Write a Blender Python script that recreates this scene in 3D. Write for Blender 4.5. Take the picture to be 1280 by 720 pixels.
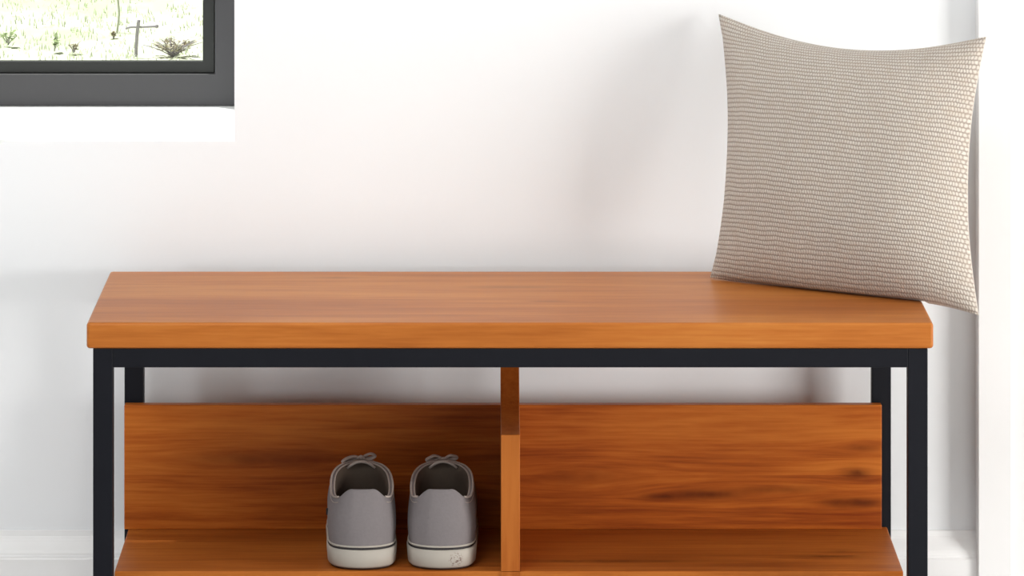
import bpy, bmesh, math, random
from mathutils import Vector, Matrix

for o in list(bpy.data.objects):
    bpy.data.objects.remove(o)
C = bpy.context.scene.collection
random.seed(7)

# ------------------------------------------------------------------ camera
CAM_Y, CAM_Z, F = -6.4, 1.606, 6163.0          # focal length in pixels of the 1280x720 frame
VX, VY = 610.0, -700.0                          # principal point (the lens is shifted down)
cd = bpy.data.cameras.new('camera')
cd.sensor_width = 36.0
cd.lens = F / 1280 * 36
cd.shift_x = (640 - VX) / 1280
cd.shift_y = -(360 - VY) / 1280
cd.clip_end = 200
cam = bpy.data.objects.new('camera', cd)
cam.location = (0, CAM_Y, CAM_Z)
cam.rotation_euler = (math.pi/2, 0, 0)
C.objects.link(cam)
bpy.context.scene.camera = cam

# ------------------------------------------------------------------ world, lights, exposure
W_STR = 0.24
KEY_E, KEY_POS, KEY_SIZE = 100.0, (3.2, -1.45, 0.52), (1.0, 0.9)
FRONT_E, FRONT_POS, FRONT_SIZE = 20.0, (1.9, -4.0, 0.52), (1.8, 0.95)
TOP_E, TOP_POS, TOP_SIZE = 27.0, (-0.9, -1.6, 1.9), (1.6, 1.4)
LEFT_E, LEFT_POS, LEFT_SIZE = 12.0, (-3.0, -0.95, 0.37), 0.22
SUN_E = 6.0
vs = bpy.context.scene.view_settings
vs.view_transform = 'Standard'; vs.look = 'None'; vs.gamma = 1; vs.use_curve_mapping = False
vs.exposure = -0.12

w = bpy.data.worlds.new('world'); bpy.context.scene.world = w
w.use_nodes = True
bg = w.node_tree.nodes['Background']
bg.inputs[0].default_value = (0.985, 0.99, 1.0, 1)
bg.inputs[1].default_value = W_STR

def area(name, loc, target, size, energy, color):
    l = bpy.data.lights.new(name, 'AREA'); l.shape = 'RECTANGLE'
    l.size = size[0]; l.size_y = size[1]; l.energy = energy; l.color = color
    o = bpy.data.objects.new(name, l); C.objects.link(o)
    o.location = loc
    o.rotation_euler = (Vector(target) - Vector(loc)).to_track_quat('-Z', 'Y').to_euler()
    return o
area('window_light', KEY_POS, (0.3, 0.3, 0.45), KEY_SIZE, KEY_E, (1.0, 0.98, 0.95))
area('front_fill', FRONT_POS, (0.1, 0.3, 0.35), FRONT_SIZE, FRONT_E, (1.0, 0.99, 0.975))  # added low front fill, lifts the under-bench wall and cushion shadow
area('upper_left_fill', TOP_POS, (0.1, 0.3, 0.6), TOP_SIZE, TOP_E, (0.97, 0.985, 1.0))  # added fill from high left, no fitting; evens out the wall
area('left_low_light', LEFT_POS, (-0.2, 0.45, 0.35), (LEFT_SIZE, LEFT_SIZE), LEFT_E, (0.95, 0.97, 1.0))  # weaker light from the unseen left side, boosted to brighten the under-bench wall
sl = bpy.data.lights.new('sun', 'SUN'); sl.energy = SUN_E; sl.angle = 0.02; sl.color = (1, 0.99, 0.97)
so = bpy.data.objects.new('sun', sl); C.objects.link(so)
so.rotation_euler = Vector((0.33, -0.336, -1.1)).to_track_quat('-Z', 'Y').to_euler()

# ------------------------------------------------------------------ helpers
def obj(name, bm, m, parent=None, smooth=False, bevel=0, loc=None):
    bmesh.ops.recalc_face_normals(bm, faces=bm.faces)
    me = bpy.data.meshes.new(name); bm.to_mesh(me); bm.free()
    if smooth:
        for p in me.polygons: p.use_smooth = True
    o = bpy.data.objects.new(name, me); C.objects.link(o)
    if m: me.materials.append(m)
    if parent: o.parent = parent
    if loc: o.location = loc
    if bevel:
        b = o.modifiers.new('bevel', 'BEVEL'); b.width = bevel; b.segments = 3
        b.limit_method = 'ANGLE'; b.angle_limit = math.radians(40)
        for p in me.polygons: p.use_smooth = True
        n = o.modifiers.new('wn', 'WEIGHTED_NORMAL'); n.keep_sharp = True
    return o
def struct(o):
    o['kind'] = 'structure'; return o
def tag(o, label, cat, group=None, kind=None):
    o['label'] = label; o['category'] = cat
    if group: o['group'] = group
    if kind: o['kind'] = kind
    return o
def thing(name, loc, rz=0):
    o = bpy.data.objects.new(name, None); C.objects.link(o)
    o.empty_display_size = 0.05
    o.location = loc; o.rotation_euler = (0, 0, rz); return o
def box(bm, x0, x1, y0, y1, z0, z1):
    vs_ = [bm.verts.new(p) for p in ((x0,y0,z0),(x1,y0,z0),(x1,y1,z0),(x0,y1,z0),(x0,y0,z1),(x1,y0,z1),(x1,y1,z1),(x0,y1,z1))]
    for f in ((0,3,2,1),(4,5,6,7),(0,1,5,4),(1,2,6,5),(2,3,7,6),(3,0,4,7)):
        bm.faces.new([vs_[i] for i in f])
def bx(*a):
    bm = bmesh.new(); box(bm, *a); return bm
def extrude_profile(pts, x0, x1):                    # pts in (y, z), swept along x
    bm = bmesh.new()
    a = [bm.verts.new((x0, y, z)) for y, z in pts]; b = [bm.verts.new((x1, y, z)) for y, z in pts]
    n = len(pts)
    for i in range(n):
        bm.faces.new((a[i], a[(i+1) % n], b[(i+1) % n], b[i]))
    bm.faces.new(a); bm.faces.new(b[::-1])
    return bm
def tube(bm, pts, r, n=8, closed=False, flat=1.0, caps=True):
    pts = [Vector(p) for p in pts]; rings = []
    N = len(pts); up = Vector((0, 0, 1)); prev = None
    for i, p in enumerate(pts):
        if closed: t = pts[(i+1) % N] - pts[i-1]
        else: t = pts[min(i+1, N-1)] - pts[max(i-1, 0)]
        t.normalize()
        if prev is None:
            s = t.cross(up)
            if s.length < 1e-3: s = t.cross(Vector((1, 0, 0)))
        else:
            s = prev - t * prev.dot(t)
        s.normalize(); prev = s
        u = s.cross(t); u.normalize()
        rr = r[i] if isinstance(r, (list, tuple)) else r
        rings.append([bm.verts.new(p + s*math.cos(a)*rr + u*math.sin(a)*rr*flat)
                      for a in [2*math.pi*k/n for k in range(n)]])
    M = N if closed else N-1
    for i in range(M):
        A, B = rings[i], rings[(i+1) % N]
        for k in range(n):
            bm.faces.new((A[k], A[(k+1) % n], B[(k+1) % n], B[k]))
    if not closed and caps:
        bm.faces.new(rings[0][::-1]); bm.faces.new(rings[-1])
def catmull(pts, per=6, closed=False):
    pts = [Vector(p) for p in pts]; out = []
    n = len(pts)
    rng = n if closed else n-1
    for i in range(rng):
        if closed: p0, p1, p2, p3 = pts[i-1], pts[i], pts[(i+1) % n], pts[(i+2) % n]
        else: p0, p1, p2, p3 = pts[max(i-1, 0)], pts[i], pts[i+1], pts[min(i+2, n-1)]
        for k in range(per):
            t = k/per
            out.append(0.5*((2*p1)+(p2-p0)*t+(2*p0-5*p1+4*p2-p3)*t*t+(3*p1-p0-3*p2+p3)*t**3))
    if not closed: out.append(pts[-1])
    return out

# ------------------------------------------------------------------ materials
def srgb(r, g, b):
    return tuple(((c/255)/12.92 if c/255 <= 0.04045 else ((c/255+0.055)/1.055)**2.4) for c in (r, g, b)) + (1,)
class NT:
    def __init__(s, name):
        s.m = bpy.data.materials.new(name); s.m.use_nodes = True
        s.t = s.m.node_tree; s.b = s.t.nodes['Principled BSDF']
    def n(s, typ, **kw):
        o = s.t.nodes.new(typ)
        for k, v in kw.items():
            if hasattr(o, k): setattr(o, k, v)
            else: o.inputs[k].default_value = v
        return o
    def l(s, a, b): s.t.links.new(a, b)
    def math(s, op, a, b=None, clamp=False):
        o = s.n('ShaderNodeMath', operation=op); o.use_clamp = clamp
        for i, v in enumerate((a, b)):
            if v is None: continue
            if isinstance(v, (int, float)): o.inputs[i].default_value = v
            else: s.l(v, o.inputs[i])
        return o.outputs[0]
    def smooth(s, v, a, b, c=0.0, d=1.0):
        o = s.n('ShaderNodeMapRange', interpolation_type='SMOOTHSTEP')
        s.l(v, o.inputs[0])
        for i, q in enumerate((a, b, c, d)): o.inputs[i+1].default_value = q
        return o.outputs[0]
    def mix(s, fac, a, b, mode='MIX'):
        o = s.n('ShaderNodeMix', data_type='RGBA', blend_type=mode)
        if isinstance(fac, (int, float)): o.inputs[0].default_value = fac
        else: s.l(fac, o.inputs[0])
        for i, v in ((6, a), (7, b)):
            if isinstance(v, tuple): o.inputs[i].default_value = v
            else: s.l(v, o.inputs[i])
        return o.outputs[2]
    def noise(s, vec, scale, detail=3, rough=0.5):
        o = s.n('ShaderNodeTexNoise'); o.inputs['Scale'].default_value = scale
        o.inputs['Detail'].default_value = detail; o.inputs['Roughness'].default_value = rough
        s.l(vec, o.inputs['Vector']); return o.outputs['Fac']
    def bump(s, h, strength, dist=0.001):
        o = s.n('ShaderNodeBump'); o.inputs['Strength'].default_value = strength
        o.inputs['Distance'].default_value = dist
        s.l(h, o.inputs['Height']); s.l(o.outputs[0], s.b.inputs['Normal'])
def plain(name, col, rough=0.6, metal=0.0, noise=0.0, nscale=60, bump=0.0, spec=None):
    t = NT(name)
    t.b.inputs['Roughness'].default_value = rough; t.b.inputs['Metallic'].default_value = metal
    if spec is not None: t.b.inputs['Specular IOR Level'].default_value = spec
    co = t.n('ShaderNodeTexCoord').outputs['Object']
    f = t.noise(co, nscale, 4)
    dark = tuple(c*(1-noise) for c in col[:3]) + (1,)
    lite = tuple(min(1, c*(1+noise*0.6)) for c in col[:3]) + (1,)
    t.l(t.mix(f, dark, lite), t.b.inputs['Base Color'])
    if bump: t.bump(f, bump)
    return t.m

def wood(name, base, dark, light, axis='x', seed=0.0, board=0.075, knots=(), rough=0.38, face='z', contrast=1.0):
    """grain runs along `axis`; knots = (along, across, radius, stretch, strength) in object metres"""
    t = NT(name)
    tc = t.n('ShaderNodeTexCoord').outputs['Object']
    sx = t.n('ShaderNodeSeparateXYZ'); t.l(tc, sx.inputs[0])
    X, Y, Z = sx.outputs
    al = {'x': X, 'y': Y, 'z': Z}[axis]; ac = {'x': X, 'y': Y, 'z': Z}[face]
    third = [c for k, c in (('x', X), ('y', Y), ('z', Z)) if k not in (axis, face)][0]
    kn = None; warp = None
    for (ka, kc, r, st, amt) in knots:
        da = t.math('DIVIDE', t.math('SUBTRACT', al, ka), r*st)
        dc = t.math('DIVIDE', t.math('SUBTRACT', ac, kc), r)
        d = t.math('ADD', t.math('MULTIPLY', da, da), t.math('MULTIPLY', dc, dc))
        g = t.math('MULTIPLY', t.math('POWER', 2.718, t.math('MULTIPLY', d, -1.0)), amt)
        kn = g if kn is None else t.math('ADD', kn, g)
        wide = t.math('MULTIPLY', t.math('MULTIPLY', dc, t.math('POWER', 2.718, t.math('MULTIPLY', d, -0.22))), r*0.9)
        warp = wide if warp is None else t.math('ADD', warp, wide)
    acw = ac if warp is None else t.math('SUBTRACT', ac, warp)
    def vec(a, b, c, off=0.0):
        o = t.n('ShaderNodeCombineXYZ')
        t.l(t.math('ADD', t.math('MULTIPLY', al, a), off), o.inputs[0])
        t.l(t.math('MULTIPLY', acw, b), o.inputs[1]); t.l(t.math('MULTIPLY', third, c), o.inputs[2])
        return o.outputs[0]
    bi = t.math('FLOOR', t.math('DIVIDE', t.math('ADD', ac, 0.031+seed*0.01), board))
    wn = t.n('ShaderNodeTexWhiteNoise', noise_dimensions='1D'); t.l(t.math('ADD', bi, seed), wn.inputs['W'])
    o2 = t.n('ShaderNodeVectorMath', operation='ADD')
    cb = t.n('ShaderNodeCombineXYZ'); t.l(t.math('MULTIPLY', wn.outputs['Value'], 17.0), cb.inputs[0])
    t.l(vec(2.2, 26, 26, seed), o2.inputs[0]); t.l(cb.outputs[0], o2.inputs[1])
    n1 = t.noise(o2.outputs[0], 1.0, 5, 0.62)
    n2 = t.noise(vec(9, 210, 210, seed*3), 1.0, 4, 0.6)
    n3 = t.noise(vec(3.0, 9, 9, seed*7), 1.0, 3, 0.5)
    v = t.math('ADD', t.math('MULTIPLY', n1, 0.54), t.math('MULTIPLY', n2, 0.34))
    v = t.math('ADD', v, t.math('MULTIPLY', n3, 0.20))
    v = t.math('ADD', v, t.math('MULTIPLY', wn.outputs['Value'], 0.10))
    v = t.smooth(v, 0.58-0.2/contrast, 0.58+0.2/contrast)
    r = t.n('ShaderNodeValToRGB'); t.l(v, r.inputs[0])
    e = r.color_ramp.elements
    e[0].color = dark; e[1].color = light
    m = e.new(0.5); m.color = base
    col = r.outputs[0]
    if kn is not None:
        k2 = t.math('MULTIPLY', kn, t.math('ADD', 0.25, t.math('MULTIPLY', t.noise(vec(30, 160, 160, 3), 1.0, 3), 1.3)), clamp=True)
        col = t.mix(k2, col, tuple(c*0.42 for c in dark[:3]) + (1,))
    t.l(col, t.b.inputs['Base Color'])
    t.b.inputs['Roughness'].default_value = rough
    t.b.inputs['Specular IOR Level'].default_value = 0.14
    t.bump(n2, 0.12)
    return t.m

WALL = plain('wall_paint', srgb(234, 236, 238), 0.75, noise=0.01, nscale=5, bump=0.02)
TRIM = plain('trim_paint', srgb(236, 236, 236), 0.5, noise=0.01, nscale=8)
SILL = plain('sill_paint', srgb(250, 250, 250), 0.5, noise=0.005)
CEIL = plain('ceiling_paint', srgb(245, 245, 243), 0.8, noise=0.01)
FRAME = plain('window_frame_paint', srgb(68, 67, 69), 0.5, noise=0.03, nscale=20)
SASH = plain('window_sash_shaded', srgb(34, 36, 33), 0.5, noise=0.03, nscale=20)  # sash coloured darker than the frame to carry the shade of its recess
METAL = plain('black_powder_coat', srgb(9, 11, 20), 0.55, noise=0.08, nscale=400, bump=0.05, spec=0.22)
WB, WD, WL = srgb(176, 98, 42), srgb(128, 60, 22), srgb(200, 128, 66)
W_TOP = wood('bench_top_wood', srgb(174, 102, 42), srgb(146, 78, 28), srgb(194, 126, 60), face='y', seed=1.3, board=0.11,
             knots=((0.03, 0.27, 0.010, 5, 0.45), (0.08, 0.16, 0.006, 4, 0.4), (-0.21, 0.345, 0.006, 5, 0.4)), rough=0.36, contrast=0.7)
W_PANEL = wood('back_panel_wood', srgb(170, 88, 28), srgb(126, 54, 15), srgb(194, 112, 42), face='z', seed=4.1, board=0.13,
               knots=((0.505, 0.190, 0.0075, 2.6, 0.95), (0.300, 0.161, 0.0065, 7.0, 1.0), (0.40, 0.168, 0.0055, 10.0, 0.6), (0.50, 0.150, 0.0075, 6.5, 0.8),
                      (0.236, 0.158, 0.0040, 6, 0.8), (0.13, 0.185, 0.012, 5, 0.3), (0.515, 0.225, 0.006, 4, 0.4), (-0.33, 0.21, 0.010, 7, 0.45), (-0.12, 0.15, 0.008, 7, 0.35)), rough=0.42)
W_SHELF = wood('shelf_wood', srgb(162, 88, 32), srgb(128, 62, 20), srgb(182, 108, 44), face='y', seed=8.7, board=0.12,
               knots=((0.450, 0.192, 0.010, 4.5, 0.8), (0.475, 0.225, 0.012, 1.6, 0.4), (0.14, 0.165, 0.010, 14, 0.8)), rough=0.42)
W_DIV = wood('divider_wood', srgb(162, 88, 32), srgb(140, 70, 22), srgb(176, 102, 42), axis='z', face='y', seed=5.5, board=0.4, rough=0.42)

# ------------------------------------------------------------------ room shell
WY = 0.45                    # inner face of the wall behind the bench
WO = 0.93                    # its outer face
WX1, WZ0, WZ1, WX0 = -0.3523, 0.6312, 2.2, -1.75      # window opening
XL, XR, ZC = -3.2, 3.4, 2.65
DX0, DX1, DZ = 0.79, 1.62, 2.05                         # door opening
bm = bmesh.new()
for a in ((XL, WX0, WY, WO, 0, ZC), (WX0, WX1, WY, WO, 0, WZ0), (WX0, WX1, WY, WO, WZ1, ZC), (WX1, DX0, WY, WO, 0, ZC),
          (DX0, DX1, WY, WO, DZ, ZC), (DX1, XR, WY, WO, 0, ZC)):
    box(bm, *a)
bmesh.ops.remove_doubles(bm, verts=bm.verts, dist=1e-5)
struct(obj('wall_back', bm, WALL))
FLOORM = wood('floor_wood', srgb(204, 202, 200), srgb(184, 182, 180), srgb(218, 216, 214), axis='x', face='y', seed=2.2, board=0.16, rough=0.5)
struct(obj('floor', bx(XL, XR, -7.6, WO, -0.1, 0), FLOORM))
struct(obj('ceiling', bx(XL, XR, -4.6, WO, ZC, ZC+0.12), CEIL))

# baseboard with an ogee cap
def bb(x0, x1):
    p = [(WY, 0.0), (WY-0.0275, 0.0), (WY-0.0275, 0.0565), (WY-0.0245, 0.0585), (WY-0.0245, 0.0605)]
    for k in range(9):
        t = k/8
        y = -0.0238 + 0.0190*(0.5-0.5*math.cos(math.pi*t)) ; z = 0.0615 + 0.0262*t
        p.append((WY+y, z))
    p += [(WY-0.004, 0.0917), (WY, 0.0917)]
    return extrude_profile(p, x0, x1)
struct(obj('baseboard_left', bb(XL, 0.677), TRIM))
struct(obj('baseboard_right', bb(1.735, XR), TRIM))

# door casing at the right: flat board with a raised outer band
def casing_v(x0, x1, z1, flip):
    bm = bmesh.new()
    a = (x1-x0)
    prof = [(0, WY), (0, WY-0.0346), (0.0015, WY-0.0360), (0.046, WY-0.0360), (0.0475, WY-0.0328), (0.050, WY-0.0328),
            (0.0515, WY-0.0305), (a-0.006, WY-0.0305), (a, WY-0.026), (a, WY)]
    if flip: prof = [(a-x, y) for x, y in prof]
    A = [bm.verts.new((x0+x, y, 0)) for x, y in prof]; B = [bm.verts.new((x0+x, y, z1)) for x, y in prof]
    n = len(prof)
    for i in range(n): bm.faces.new((A[i], A[(i+1) % n], B[(i+1) % n], B[i]))
    bm.faces.new(A); bm.faces.new(B)
    return bm
struct(obj('trim_1', casing_v(0.677, DX0, DZ+0.11, False), TRIM))
struct(obj('trim_2', casing_v(DX1, DX1+0.113, DZ+0.11, True), TRIM))
struct(obj('trim_3', bx(DX0, DX1, WY-0.0360, WY, DZ, DZ+0.11), TRIM, bevel=0.002))
# white panelled door, shut inside the opening
dr = thing('door_1', (DX0+0.004, WY+0.05, 0.006)); struct(dr)
dw, dh = DX1-DX0-0.008, DZ-0.012
bm = bmesh.new(); box(bm, 0, dw, 0.012, 0.04, 0, dh)
for (x0, x1, z0, z1) in ((0, 0.11, 0, dh), (dw-0.11, dw, 0, dh), (0.11, dw-0.11, 0, 0.2), (0.11, dw-0.11, 0.92, 1.04), (0.11, dw-0.11, dh-0.12, dh),
                         (dw/2-0.045, dw/2+0.045, 0.2, 0.92), (dw/2-0.045, dw/2+0.045, 1.04, dh-0.12)):
    box(bm, x0, x1, 0, 0.012, z0, z1)
obj('door_panel', bm, TRIM, dr)
bm = bmesh.new(); tube(bm, [(dw-0.06, 0.002, 1.0), (dw-0.06, -0.05, 1.0), (dw-0.07, -0.055, 1.0), (dw-0.18, -0.055, 1.0)], 0.009, 10)
obj('door_handle', bm, plain('door_handle_steel', srgb(160, 160, 160), 0.3, 1.0), dr, smooth=True)

# window: frame, inner sash, pane, painted sill board
FY = 0.812
def ring(bm, x0, x1, z0, z1, wd, y0, y1):
    o = [(x0, z0), (x1, z0), (x1, z1), (x0, z1)]; i = [(x0+wd, z0+wd), (x1-wd, z0+wd), (x1-wd, z1-wd), (x0+wd, z1-wd)]
    V = [[bm.verts.new((x, y, z)) for x, z in q] for q, y in ((o, y0), (i, y0), (i, y1), (o, y1))]
    for k in range(4):
        for m in range(4):
            A, B = V[k], V[(k+1) % 4]
            bm.faces.new((A[m], A[(m+1) % 4], B[(m+1) % 4], B[m]))
win = thing('window_1', (0, FY, WZ0)); struct(win); wz = -WZ0
g = 0.0005
bm = bmesh.new(); ring(bm, WX0+g, WX1-g, g, WZ1-WZ0-g, 0.0468, 0, 0.075)
obj('window_frame', bm, FRAME, win, bevel=0.0015)
bm = bmesh.new(); ring(bm, WX0+0.048, WX1-0.048, 0.0475, WZ1-WZ0-0.0475, 0.0175, 0.009, 0.022)
box(bm, (WX0+WX1)/2-0.02, (WX0+WX1)/2+0.02, 0.009, 0.022, 0.065, WZ1-WZ0-0.065)
obj('window_sash', bm, SASH, win, bevel=0.0015)
gm = NT('window_glass')
_o = gm.t.nodes['Material Output']; _t = gm.n('ShaderNodeBsdfTransparent'); _t.inputs[0].default_value = (.97, .985, .975, 1)
_g = gm.n('ShaderNodeBsdfGlossy'); _g.inputs['Roughness'].default_value = 0.02; _f = gm.n('ShaderNodeFresnel')
_x = gm.n('ShaderNodeMixShader'); gm.l(gm.math('MULTIPLY', _f.outputs[0], gm.math('SUBTRACT', 1.0, gm.n('ShaderNodeNewGeometry').outputs['Backfacing'])), _x.inputs[0]); gm.l(_t.outputs[0], _x.inputs[1]); gm.l(_g.outputs[0], _x.inputs[2])
gm.l(_x.outputs[0], _o.inputs['Surface'])
obj('window_pane', bx(WX0+0.060, WX1-0.060, 0.0125, 0.0165, 0.060, WZ1-WZ0-0.060), gm.m, win)
# plaster sill board set flush in the opening
struct(obj('trim_4', bx(WX0, WX1, WY+0.0004, FY, WZ0-0.006, WZ0+0.0004), SILL))

# ------------------------------------------------------------------ outdoors
GZ = -1.5
def ground(px, py):                       # point on the lawn seen at this pixel
    d = (CAM_Z-GZ)*F/(py-VY)
    return Vector(((px-VX)*d/F, CAM_Y+d, GZ))
t = NT('lawn_grass_ground')
co = t.n('ShaderNodeTexCoord').outputs['Object']
mp = t.n('ShaderNodeMapping'); t.l(co, mp.inputs[0]); mp.inputs['Scale'].default_value = (1, 0.35, 1)
a_ = t.noise(mp.outputs[0], 1.6, 4, 0.6); b_ = t.noise(mp.outputs[0], 14, 4, 0.7)
c1 = t.mix(t.smooth(a_, 0.42, 0.62), srgb(232, 236, 214), srgb(214, 226, 188))
c2 = t.mix(t.smooth(b_, 0.55, 0.75), c1, srgb(196, 208, 172))
t.l(c2, t.b.inputs['Base Color']); t.b.inputs['Roughness'].default_value = 1.0
t.b.inputs['Specular IOR Level'].default_value = 0.1
bm = bmesh.new()
NX, NY = 60, 60
g_ = [[bm.verts.new((-14+28*i/NX, WO+0.1+36*j/NY, GZ+0.012*math.sin(i*1.7)+0.012*math.sin(j*2.3+i))) for i in range(NX+1)] for j in range(NY+1)]
for j in range(NY):
    for i in range(NX): bm.faces.new((g_[j][i], g_[j][i+1], g_[j+1][i+1], g_[j+1][i]))
struct(obj('ground', bm, t.m, smooth=True))
struct(obj('trim_5', bx(XL, XR, WO-0.25, WO, GZ, -0.1), WALL))      # foundation below the wall

LEAF = plain('leaf_green', srgb(212, 226, 186), 0.9, noise=0.25, nscale=30, spec=0.1)
LEAF2 = plain('leaf_dry', srgb(216, 208, 186), 0.9, noise=0.3, nscale=30, spec=0.1)
STEM = plain('twig_bark', srgb(186, 180, 188), 0.9, noise=0.2, nscale=60, spec=0.1)
def blade(bm, p, h, a, wd, lean):
    d = Vector((math.cos(a), math.sin(a), 0)); s = Vector((-d.y, d.x, 0))
    q = [p - s*wd, p + s*wd, p + d*lean*0.4 + Vector((0, 0, h*0.6)) + s*wd*0.7, p + d*lean + Vector((0, 0, h)), p + d*lean*0.4 + Vector((0, 0, h*0.6)) - s*wd*0.7]
    bm.faces.new([bm.verts.new(v) for v in q])
bm = bmesh.new()
for k in range(900):
    p = ground(random.uniform(-40, 330), random.uniform(-45, 120))
    for q in range(3):
        blade(bm, p + Vector((random.gauss(0, .02), random.gauss(0, .03), 0)), random.uniform(.015, .04), random.uniform(0, 6.28), .003, random.uniform(.005, .03))
GRASS = plain('grass_blades', srgb(224, 233, 204), 0.9, noise=0.15, nscale=3, spec=0.1)
tag(obj('grass', bm, GRASS, None), 'short pale grass of the lawn outside the window', 'grass', kind='stuff')
def leaf(bm, p, d, L, wd):
    d = d.normalized(); s = d.cross(Vector((0.1, 0.2, 1))).normalized()
    u = s.cross(d)
    q = [p, p+d*L*.35+s*wd+u*L*.06, p+d*L*.75+s*wd*.7+u*L*.05, p+d*L, p+d*L*.75-s*wd*.7+u*L*.05, p+d*L*.35-s*wd+u*L*.06]
    bm.faces.new([bm.verts.new(v) for v in q])
def weed(name, px, py, r, h, n, leafm, label, cat='plant', twig=False):
    base = ground(px, py)
    root = thing(name, base); tag(root, label, cat)
    st = bmesh.new(); lf = bmesh.new()
    for k in range(n):
        a = random.uniform(0, 6.28); rr = r*random.uniform(.3, 1); hh = h*random.uniform(.4, 1)
        tip = Vector((math.cos(a)*rr, math.sin(a)*rr, hh))
        pts = catmull([(0, 0, 0), tip*0.5+Vector((0, 0, hh*.15)), tip], 4)
        tube(st, pts, [0.0035*(1-.6*i/(len(pts)-1)) for i in range(len(pts))], 5)
        for q in range(5 if twig else 8):
            f = random.uniform(.35, 1)
            leaf(lf, tip*f+Vector((0, 0, hh*.1*(1-f))), Vector((random.gauss(0, 1), random.gauss(0, 1), random.uniform(-.2, .9))), random.uniform(.018, .034), random.uniform(.006, .011))
    obj('stem', st, STEM, root, smooth=True); obj('foliage', lf, leafm, root)
weed('leafy_weed', 68, 64, .045, .08, 6, LEAF, 'small green weed on the lawn, middle one in the window')
weed('leafy_weed', 92, 66, .03, .055, 5, LEAF2, 'smallest dry weed on the lawn, right beside the middle green weed')
weed('leafy_weed', 10, 56, .05, .07, 6, LEAF, 'pale weed on the lawn at the left edge of the window')
weed('leafy_weed', 142, 50, .02, .045, 3, LEAF2, 'tiny dry sprig on the lawn just left of the cross-shaped stake')
weed('dry_shrub', 216, 71, .17, .10, 40, LEAF2, 'low dry twiggy shrub right of the stake outside the window', 'shrub', True)
# cross-shaped stake
b0 = ground(170, 71); s_ = (b0.y-CAM_Y)/F
root = thing('garden_stake', b0); tag(root, 'grey weathered garden stake with a crossbar standing in the lawn', 'stake')
bm = bmesh.new(); tube(bm, catmull([(0, 0, 0), (.5*s_, 0, 16*s_), (1.5*s_, 0, 30*s_), (3.5*s_, 0, 46*s_)], 4), 2.2*s_, 7)
obj('post', bm, STEM, root, smooth=True)
bm = bmesh.new(); tube(bm, catmull([(-13*s_, 0, 35*s_), (-6*s_, 0, 37*s_), (5*s_, 0, 37*s_), (26*s_, 0, 38*s_)], 4), 1.4*s_, 7)
bmesh.ops.create_icosphere(bm, subdivisions=1, radius=2.8*s_, matrix=Matrix.Translation((26*s_, 0, 38*s_)))
obj('crossbar', bm, STEM, root, smooth=True)
b0 = ground(146, 42)
bm = bmesh.new(); tube(bm, catmull([(0, 0, 0), (.012, 0, .1), (.006, 0, .2), (.02, 0, .34)], 5), [.006]*16, 6)
tag(obj('bamboo_cane', bm, plain('cane', srgb(196, 200, 180), 0.9, noise=.1), None, smooth=True, loc=b0), 'thin pale cane upright in the lawn behind the stake', 'cane')

# ------------------------------------------------------------------ storage bench
bench = thing('storage_bench', (0, 0, 0))
tag(bench, 'wooden shoe storage bench with black metal frame, standing against the white wall', 'bench')
# top slab
o = obj('bench_top', bx(-0.5213, 0.5783, 0, 0.398, 0.4262, 0.460), W_TOP, bench, bevel=0.0042)
LEGW = 0.0256
ZR = 0.4262
for (x0, y0) in ((-0.513, .003), (.5455, .003)):
    obj('leg', bx(x0, x0+LEGW, y0, y0+.025, 0, ZR), METAL, bench, bevel=0.0012)
for (x0, y0) in ((-0.4995, .3735), (.5275, .3735)):
    obj('leg', bx(x0, x0+.0262, y0, y0+.0245, 0, ZR), METAL, bench, bevel=0.0012)
obj('rail', bx(-0.513+LEGW, .5455, .003, .028, ZR-.0248, ZR), METAL, bench, bevel=0.001)
obj('rail', bx(-0.4733, .5275, .3735, .398, ZR-.0248, ZR), METAL, bench, bevel=0.001)
for (x0, x1) in ((-0.5065, -0.4874), (.5455, .5525)):
    obj('rail', bx(x0, x1, .028, .3735, ZR-.0248, ZR), METAL, bench, bevel=0.001)
for (x0, x1) in ((-0.4985, -0.4874), (.5455, .5525)):
    obj('rail', bx(x0+.001, x1, .028, .3735, .0705, .0935), METAL, bench, bevel=0.001)
# shelf, back board, divider
SZ = 0.1132
obj('shelf', bx(-0.4930, .5480, .106, .3725, SZ-.019, SZ), W_SHELF, bench, bevel=0.0016)
obj('back_panel', bx(-0.4985, .5395, .3555, .3730, SZ, .2838), W_PANEL, bench, bevel=0.0013)
prof = [(.104, SZ), (.104, .2935)]
for k in range(1, 13):
    a = k/12*math.pi/2
    prof.append((.104 + .226*math.sin(a), .2935 + .1327*(1-math.cos(a))))
prof += [(.331, ZR), (.3550, ZR), (.3550, SZ)]
obj('divider', extrude_profile(prof, .0170, .0422), W_DIV, bench, bevel=0.0012)
bm = extrude_profile([(.104, 0), (.104, SZ-.0003), (.1058, SZ-.0003), (.1058, SZ-.0193), (.355, SZ-.0193), (.355, 0)], .0170, .0422)
obj('divider_foot', bm, W_DIV, bench)

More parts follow.
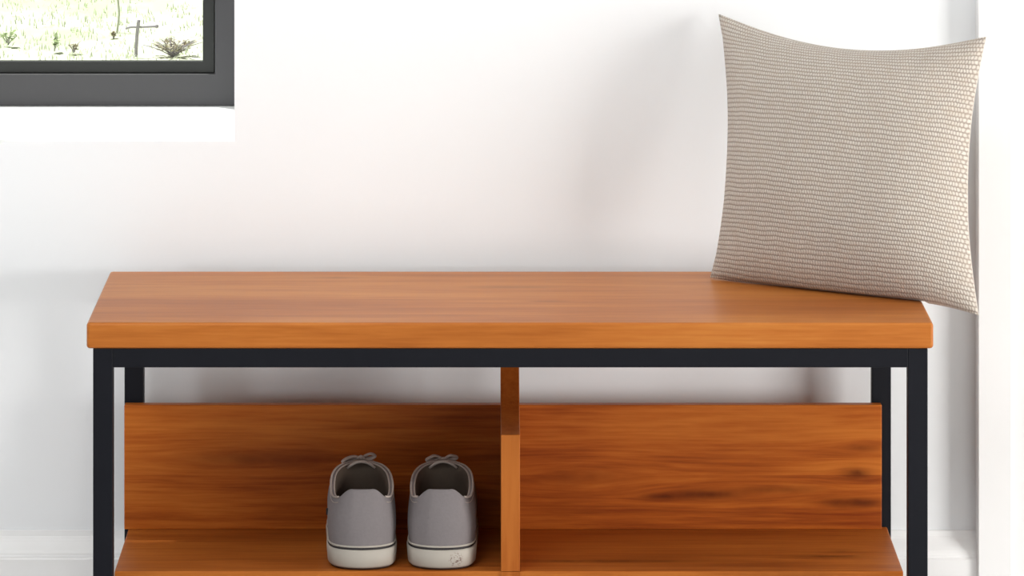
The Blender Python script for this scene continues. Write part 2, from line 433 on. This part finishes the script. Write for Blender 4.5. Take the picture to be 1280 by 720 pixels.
# ------------------------------------------------------------------ cushion
def make_cushion():
    BL, BR = Vector((.304, .335, .4618)), Vector((.648, .115, .4495))
    TL, TR = Vector((.3195, .428, .8110)), Vector((.6690, .222, .8045))
    N = 72
    nrm = (BR-BL).cross(TL-BL).normalized()              # towards the viewer's left front
    if nrm.y > 0: nrm = -nrm
    bm = bmesh.new(); uvl = bm.loops.layers.uv.new('UVMap')
    import mathutils
    def P(u, v, side):
        p = (BL*(1-u)+BR*u)*(1-v) + (TL*(1-u)+TR*u)*v
        U = (BR-BL).normalized(); V = (TL-BL).normalized()
        a, b = 2*u-1, 2*v-1
        ku = (1-b*b); kv = (1-a*a)
        # concave outline
        p = p - U*a*abs(a)**3*(.027 if a < 0 else .022)*ku**1.1
        p = p - V*b*abs(b)**3*(.033 if b > 0 else -.006)*kv**1.1
        prof = ((1-abs(a)**2.4)**.56)*((1-abs(b)**2.4)**.58)
        th = .070*prof
        n = mathutils.noise.noise(Vector((u*3.1, v*3.1, side*4+2)))
        th += .006*n*prof
        # creases fanning from the top edge
        for (cu, cl, amp) in ((.14, .32, .0035), (.23, .26, .004), (.33, .18, .003), (.52, .2, .0025), (.80, .25, .0025)):
            cx = cu + (1-v)*(.5-cu)*.25
            th -= amp*math.exp(-((u-cx)/.022)**2)*max(0, 1-abs(v-.95)/cl)*min(1, prof*3)
        for (cv, cl, amp) in ((.2, .2, .002), (.82, .2, .003)):
            th -= amp*math.exp(-((v-cv)/.03)**2)*max(0, 1-abs(u-1)/cl)*min(1, prof*3)
        p = p + Vector((0, 0, 1))*(.0123*u - .0123*max(0, (u-.8)/.2)**1.5)*(1-v)**4
        p = p + nrm*(th + .0008) if side > 0 else p - nrm*(th*.55 + .0008)
        if p.x < .582 and p.y < .402: p.z = max(p.z, .4606)
        return p
    for side in (1, -1):
        g = [[bm.verts.new(P(i/N, j/N, side)) for i in range(N+1)] for j in range(N+1)]
        for j in range(N):
            for i in range(N):
                f = bm.faces.new((g[j][i], g[j][i+1], g[j+1][i+1], g[j+1][i]))
                for lp, (a, b) in zip(f.loops, ((i, j), (i+1, j), (i+1, j+1), (i, j+1))):
                    lp[uvl].uv = (a/N, b/N)
        if side == 1: gf = g
    edge = lambda g: g[0][:-1] + [g[j][-1] for j in range(N)] + g[N][:0:-1] + [g[j][0] for j in range(N, 0, -1)]
    A, B = edge(gf), edge(g)
    for k in range(len(A)):
        k2 = (k+1) % len(A)
        f = bm.faces.new((A[k], A[k2], B[k2], B[k]))
    return bm
t = NT('cushion_knit')
uv = t.n('ShaderNodeTexCoord').outputs['UV']
sp = t.n('ShaderNodeSeparateXYZ'); t.l(uv, sp.inputs[0]); U_, V_ = sp.outputs[0], sp.outputs[1]
nz = t.noise(uv, 9, 3)
vv = t.math('ADD', t.math('MULTIPLY', V_, 60.0), t.math('MULTIPLY', nz, 0.9))
row = t.math('FLOOR', vv)
uu = t.math('ADD', t.math('MULTIPLY', U_, 104.0), t.math('MULTIPLY', row, 0.5))
uu = t.math('ADD', uu, t.math('MULTIPLY', t.noise(uv, 60, 2), 0.8))
fr = t.math('FRACT', vv); fu = t.math('FRACT', uu)
hr = t.math('SINE', t.math('MULTIPLY', fr, math.pi))
hu = t.math('SINE', t.math('MULTIPLY', fu, math.pi))
h = t.math('MULTIPLY', t.math('POWER', hr, 0.7), t.math('ADD', 0.25, t.math('MULTIPLY', hu, 0.75)))
h2 = t.math('ADD', h, t.math('MULTIPLY', t.noise(uv, 240, 3), 0.7))
col = t.mix(t.smooth(h2, 0.35, 1.3), srgb(148, 136, 126), srgb(208, 200, 190))
col = t.mix(t.smooth(t.noise(uv, 26, 3), 0.35, 0.7, 0, 0.25), col, srgb(178, 160, 142))
t.l(col, t.b.inputs['Base Color']); t.b.inputs['Roughness'].default_value = 0.95
t.b.inputs['Specular IOR Level'].default_value = 0.15
t.b.inputs['Sheen Weight'].default_value = 0.15
t.bump(h2, 0.55, 0.0022)
cu = obj('throw_pillow', make_cushion(), t.m, None, smooth=True)
tag(cu, 'square beige ribbed knit cushion leaning on the wall at the right end of the bench', 'cushion')

# ------------------------------------------------------------------ sneakers
CANVAS = plain('grey_canvas', srgb(124, 118, 119), 0.9, noise=0.10, nscale=260, bump=0.25, spec=0.2)
BIND = plain('grey_binding', srgb(168, 156, 148), 0.85, noise=0.12, nscale=300, bump=0.2, spec=0.2)
LINING = plain('brown_grey_lining', srgb(92, 80, 70), 0.9, noise=0.2, nscale=90, bump=0.2, spec=0.2)
LACE = plain('taupe_lace', srgb(158, 142, 134), 0.9, noise=0.15, nscale=400, bump=0.3, spec=0.2)
RUBBER = plain('off_white_rubber', srgb(170, 163, 153), 0.6, noise=0.06, nscale=40)
BLACKR = plain('black_rubber', srgb(28, 24, 26), 0.6, noise=0.05)
GUM = plain('brown_outsole', srgb(70, 52, 42), 0.7, noise=0.1)
t = NT('scuffed_rubber'); co = t.n('ShaderNodeTexCoord').outputs['Object']
dist = t.n('ShaderNodeVectorMath', operation='DISTANCE'); t.l(co, dist.inputs[0]); dist.inputs[1].default_value = (.020, .003, .014)
msk = t.math('MULTIPLY', t.smooth(dist.outputs['Value'], .004, .012, 1, 0), t.smooth(t.noise(co, 420, 3), .5, .6))
t.l(t.mix(msk, srgb(170, 163, 153), srgb(96, 66, 56)), t.b.inputs['Base Color']); t.b.inputs['Roughness'].default_value = .6
SCUFF = t.m

TOPL = [(0, .0045, .1055), (.010, .005, .1055), (.0165, .0070, .1052), (.0235, .0100, .1008), (.0305, .0170, .0938), (.0375, .030, .0915),
        (.0405, .048, .0960), (.0405, .072, .1030), (.0375, .096, .1095), (.0300, .116, .1135), (.0195, .128, .1155), (.009, .1325, .1162), (0, .134, .1165)]
BASE = [(0, 0), (.013, .0015), (.0235, .005), (.0318, .0105), (.0385, .0185), (.0430, .031),
        (.0452, .052), (.0448, .080), (.0440, .118), (.0455, .158), (.0405, .200), (.0240, .2265), (0, .2345)]
def full(lst):
    """mirror a half ring into a closed one, front centre last"""
    R = [Vector(p if len(p) == 3 else (p[0], p[1], 0)) for p in lst]
    L = [Vector((-p.x, p.y, p.z)) for p in R[1:-1]][::-1]
    return R + L
def make_sneaker(rubber):
    root = thing('sneaker', (0, 0, 0))
    per = 5
    top = catmull(full(TOPL), per, closed=True); base = catmull(full(BASE), per, closed=True)
    n = len(top)
    def frontness(i):
        y = base[i].y/.2345
        return max(0, min(1, (y-.25)/.5))
    def offs(i, d):                                       # base outline pushed out by d
        a, b = base[i-1], base[(i+1) % n]
        tg = (b-a).normalized(); nn = Vector((tg.y, -tg.x, 0))
        return base[i] + nn*d
    # make sure +d is outward
    sg = 1 if (offs(0, .01).y < 0) else -1
    out = lambda i, d: offs(i, d*sg)
    # upper shell
    Z0 = .024; K = 14
    bm = bmesh.new(); rings = []
    for k in range(K+1):
        v = k/K; r = []
        for i in range(n):
            f = frontness(i)
            g = v**(1+.75*f); z = v**(1-.32*f)
            b = out(i, -.002); T = top[i]
            p = Vector((b.x*(1-g)+T.x*g, b.y*(1-g)+T.y*g, Z0+(T.z-Z0)*z))
            nn = (out(i, 1)-base[i])
            bul = math.sin(math.pi*min(1, v*1.05))*(.0035+.001*f)
            p += Vector((nn.x, nn.y, 0))*bul
            if k == K: p = T.copy()
            r.append(bm.verts.new(p))
        rings.append(r)
    for k in range(K):
        for i in range(n):
            j = (i+1) % n
            bm.faces.new((rings[k][i], rings[k][j], rings[k+1][j], rings[k+1][i]))
    # collar thickness folding inwards
    cen = Vector((0, .065, 0))
    def inner(i, d, dz):
        T = top[i]; a, b = top[i-1], top[(i+1) % n]
        tg = Vector((b.x-a.x, b.y-a.y, 0)).normalized(); nn = Vector((-tg.y, tg.x, 0))
        if nn.dot(Vector((cen.x-T.x, cen.y-T.y, 0))) < 0: nn = -nn
        return T + nn*d + Vector((0, 0, dz))
    last = rings[-1]
    for d, dz in ((.0015, .0006), (.0034, .0)):
        r = [bm.verts.new(inner(i, d, dz)) for i in range(n)]
        for i in range(n):
            j = (i+1) % n
            bm.faces.new((last[i], last[j], r[j], r[i]))
        last = r
    obj('upper', bm, CANVAS, root, smooth=True)
    # lining and insole
    bm = bmesh.new(); rr = []
    steps = ((.0034, 0), (.0055, -.004), (.0070, -.014), (.0052, -.028), (.0035, -.045))
    for d, dz in steps: rr.append([bm.verts.new(inner(i, d, dz)) for i in range(n)])
    fl = []
    for i in range(n):
        f = frontness(i); q = out(i, -.008)
        y = min(q.y, .150)
        fl.append(bm.verts.new((q.x*(1-.25*f), y, .040)))
    rr.append(fl)
    for a, b in zip(rr, rr[1:]):
        for i in range(n):
            j = (i+1) % n
            try: bm.faces.new((a[i], a[j], b[j], b[i]))
            except ValueError: pass
    c = bm.verts.new((0, .07, .040))
    for i in range(n): bm.faces.new((fl[i], fl[(i+1) % n], c))
    obj('lining', bm, LINING, root, smooth=True)
    # collar binding: two thin rolls that leave the heel tab free
    side = [i for i in range(n) if top[i].y > .0155]
    i0 = side[0]; seq = [(i0+k) % n for k in range(len(side))]
    for d, dz, r in ((-.0004, .0004, .0014), (.0040, -.0004, .0012)):
        bm = bmesh.new(); tube(bm, [inner(i, d, dz) for i in seq], r, 8)
        obj('collar_binding', bm, BIND, root, smooth=True)
    # stitched line below the collar
    bm = bmesh.new()
    def onup(i, v, push):
        f = frontness(i); g = v**(1+.75*f); z = v**(1-.32*f); b = out(i, -.002); T = top[i]
        p = Vector((b.x*(1-g)+T.x*g, b.y*(1-g)+T.y*g, Z0+(T.z-Z0)*z)); nn = out(i, 1)-base[i]
        return p + Vector((nn.x, nn.y, 0))*(math.sin(math.pi*min(1, v*1.05))*(.0035+.001*f)+push)
    tube(bm, [onup(i, .90, .0003) for i in seq], .0006, 6)
    obj('stitching', bm, BIND, root, smooth=True)
    # heel counter seams, as a low overlay edge
    # sole: foxing, black line, white piping, outsole
    def band(name, m, z0, z1, d0, d1, rnd=0.0015, lift=0.0):
        bm = bmesh.new(); prof = [(d0-rnd, z0), (d0, z0+rnd), (d1, z1-rnd), (d1-rnd, z1)]
        R = []
        for d, z in prof: R.append([bm.verts.new(Vector(out(i, d)) + Vector((0, 0, z))) for i in range(n)])
        for a, b in zip(R, R[1:]):
            for i in range(n):
                j = (i+1) % n; bm.faces.new((a[i], a[j], b[j], b[i]))
        bm.faces.new(R[0]); bm.faces.new(R[-1])
        return obj(name, bm, m, root, smooth=True)
    band('outsole', GUM, 0, .004, -.0035, -.0015)
    band('sole', rubber, .0028, .0270, .0002, .0016, .002)
    band('sole_stripe', BLACKR, .0268, .0298, .0002, .0002, .0006)
    band('sole_piping', rubber, .0296, .0322, .0006, .0006, .0009)
    # tongue
    bm = bmesh.new(); NTt = 8; G = []
    for j in range(9):
        v = j/8; y = .165-.050*v; zc = .098+.0235*v+.004*math.sin(v*3.1); hw = .017+.003*v
        G.append([bm.verts.new((hw*(2*i/NTt-1), y+.004*abs(2*i/NTt-1)**2, zc-.010*abs(2*i/NTt-1)**2)) for i in range(NTt+1)])
    for j in range(8):
        for i in range(NTt): bm.faces.new((G[j][i], G[j][i+1], G[j+1][i+1], G[j+1][i]))
    tg_ = obj('tongue', bm, BIND, root, smooth=True)
    s = tg_.modifiers.new('s', 'SOLIDIFY'); s.thickness = .003
    # laces: bars across the throat and a bow
    bm = bmesh.new()
    def vamp(x, y):                                        # height of the instep there
        f = min(1, max(0, (y-.134)/.10)); return .1165 - .052*f**1.15 - 7.0*x*x
    for k, y in enumerate((.140, .152, .164, .176)):
        w_ = .021
        tube(bm, catmull([(-w_, y, vamp(w_, y)+.0005), (-w_*.5, y-.001, vamp(w_*.5, y)+.004), (0, y, vamp(0, y)+.0055), (w_*.5, y+.001, vamp(w_*.5, y)+.004), (w_, y, vamp(w_, y)+.0005)], 5), .0034, 8, flat=.45)
    obj('lace', bm, LACE, root, smooth=True)
    return root
def bow(root, loops):
    bm = bmesh.new()
    for pts, r in loops: tube(bm, catmull(pts, 6), r, 8, flat=.55)
    obj('lace_bow', bm, LACE, root, smooth=True)

YS = .1085
def heel_x(px): return (px-VX)*(YS+.004-CAM_Y)/F
s1 = make_sneaker(RUBBER)
bow(s1, [([(0, .139, .1190), (.006, .138, .1235), (.013, .136, .1262), (.019, .137, .1235), (.014, .139, .1198), (.006, .140, .1190), (0, .140, .119)], .0034),
         ([(0, .139, .1190), (-.008, .137, .1225), (-.017, .134, .1215), (-.025, .133, .1165), (-.019, .137, .1160), (-.008, .139, .118)], .0036),
         ([(-.004, .139, .1190), (0, .136, .1225), (.004, .139, .1190)], .0042)])
s1.location = (heel_x(453), YS, SZ+.0003); s1.rotation_euler = (0, 0, math.radians(2.2))
s2 = make_sneaker(SCUFF)
bow(s2, [([(.001, .139, .1185), (.007, .137, .1230), (.012, .136, .1240), (.018, .138, .1215), (.012, .140, .1190), (.003, .140, .1185)], .0034),
         ([(-.001, .139, .1185), (-.008, .137, .1225), (-.014, .135, .1235), (-.023, .134, .1185), (-.016, .138, .1175), (-.006, .140, .118)], .0035),
         ([(-.003, .139, .1185), (.001, .137, .1200), (.004, .139, .1185)], .0036)])
s2.location = (heel_x(551), YS, SZ+.0003); s2.rotation_euler = (0, 0, math.radians(-1))
tag(s1, 'grey canvas sneaker seen from the heel, the left one of the pair on the shelf', 'shoe', 'grey sneakers on the bench shelf')
tag(s2, 'grey canvas sneaker with scuffed heel rubber, next to the wooden divider', 'shoe', 'grey sneakers on the bench shelf')
# small dark tab at the outer side of the left sneaker
bm = bmesh.new(); box(bm, -.0474, -.0446, .055, .060, .062, .070)
obj('side_tab', bm, BLACKR, s1)
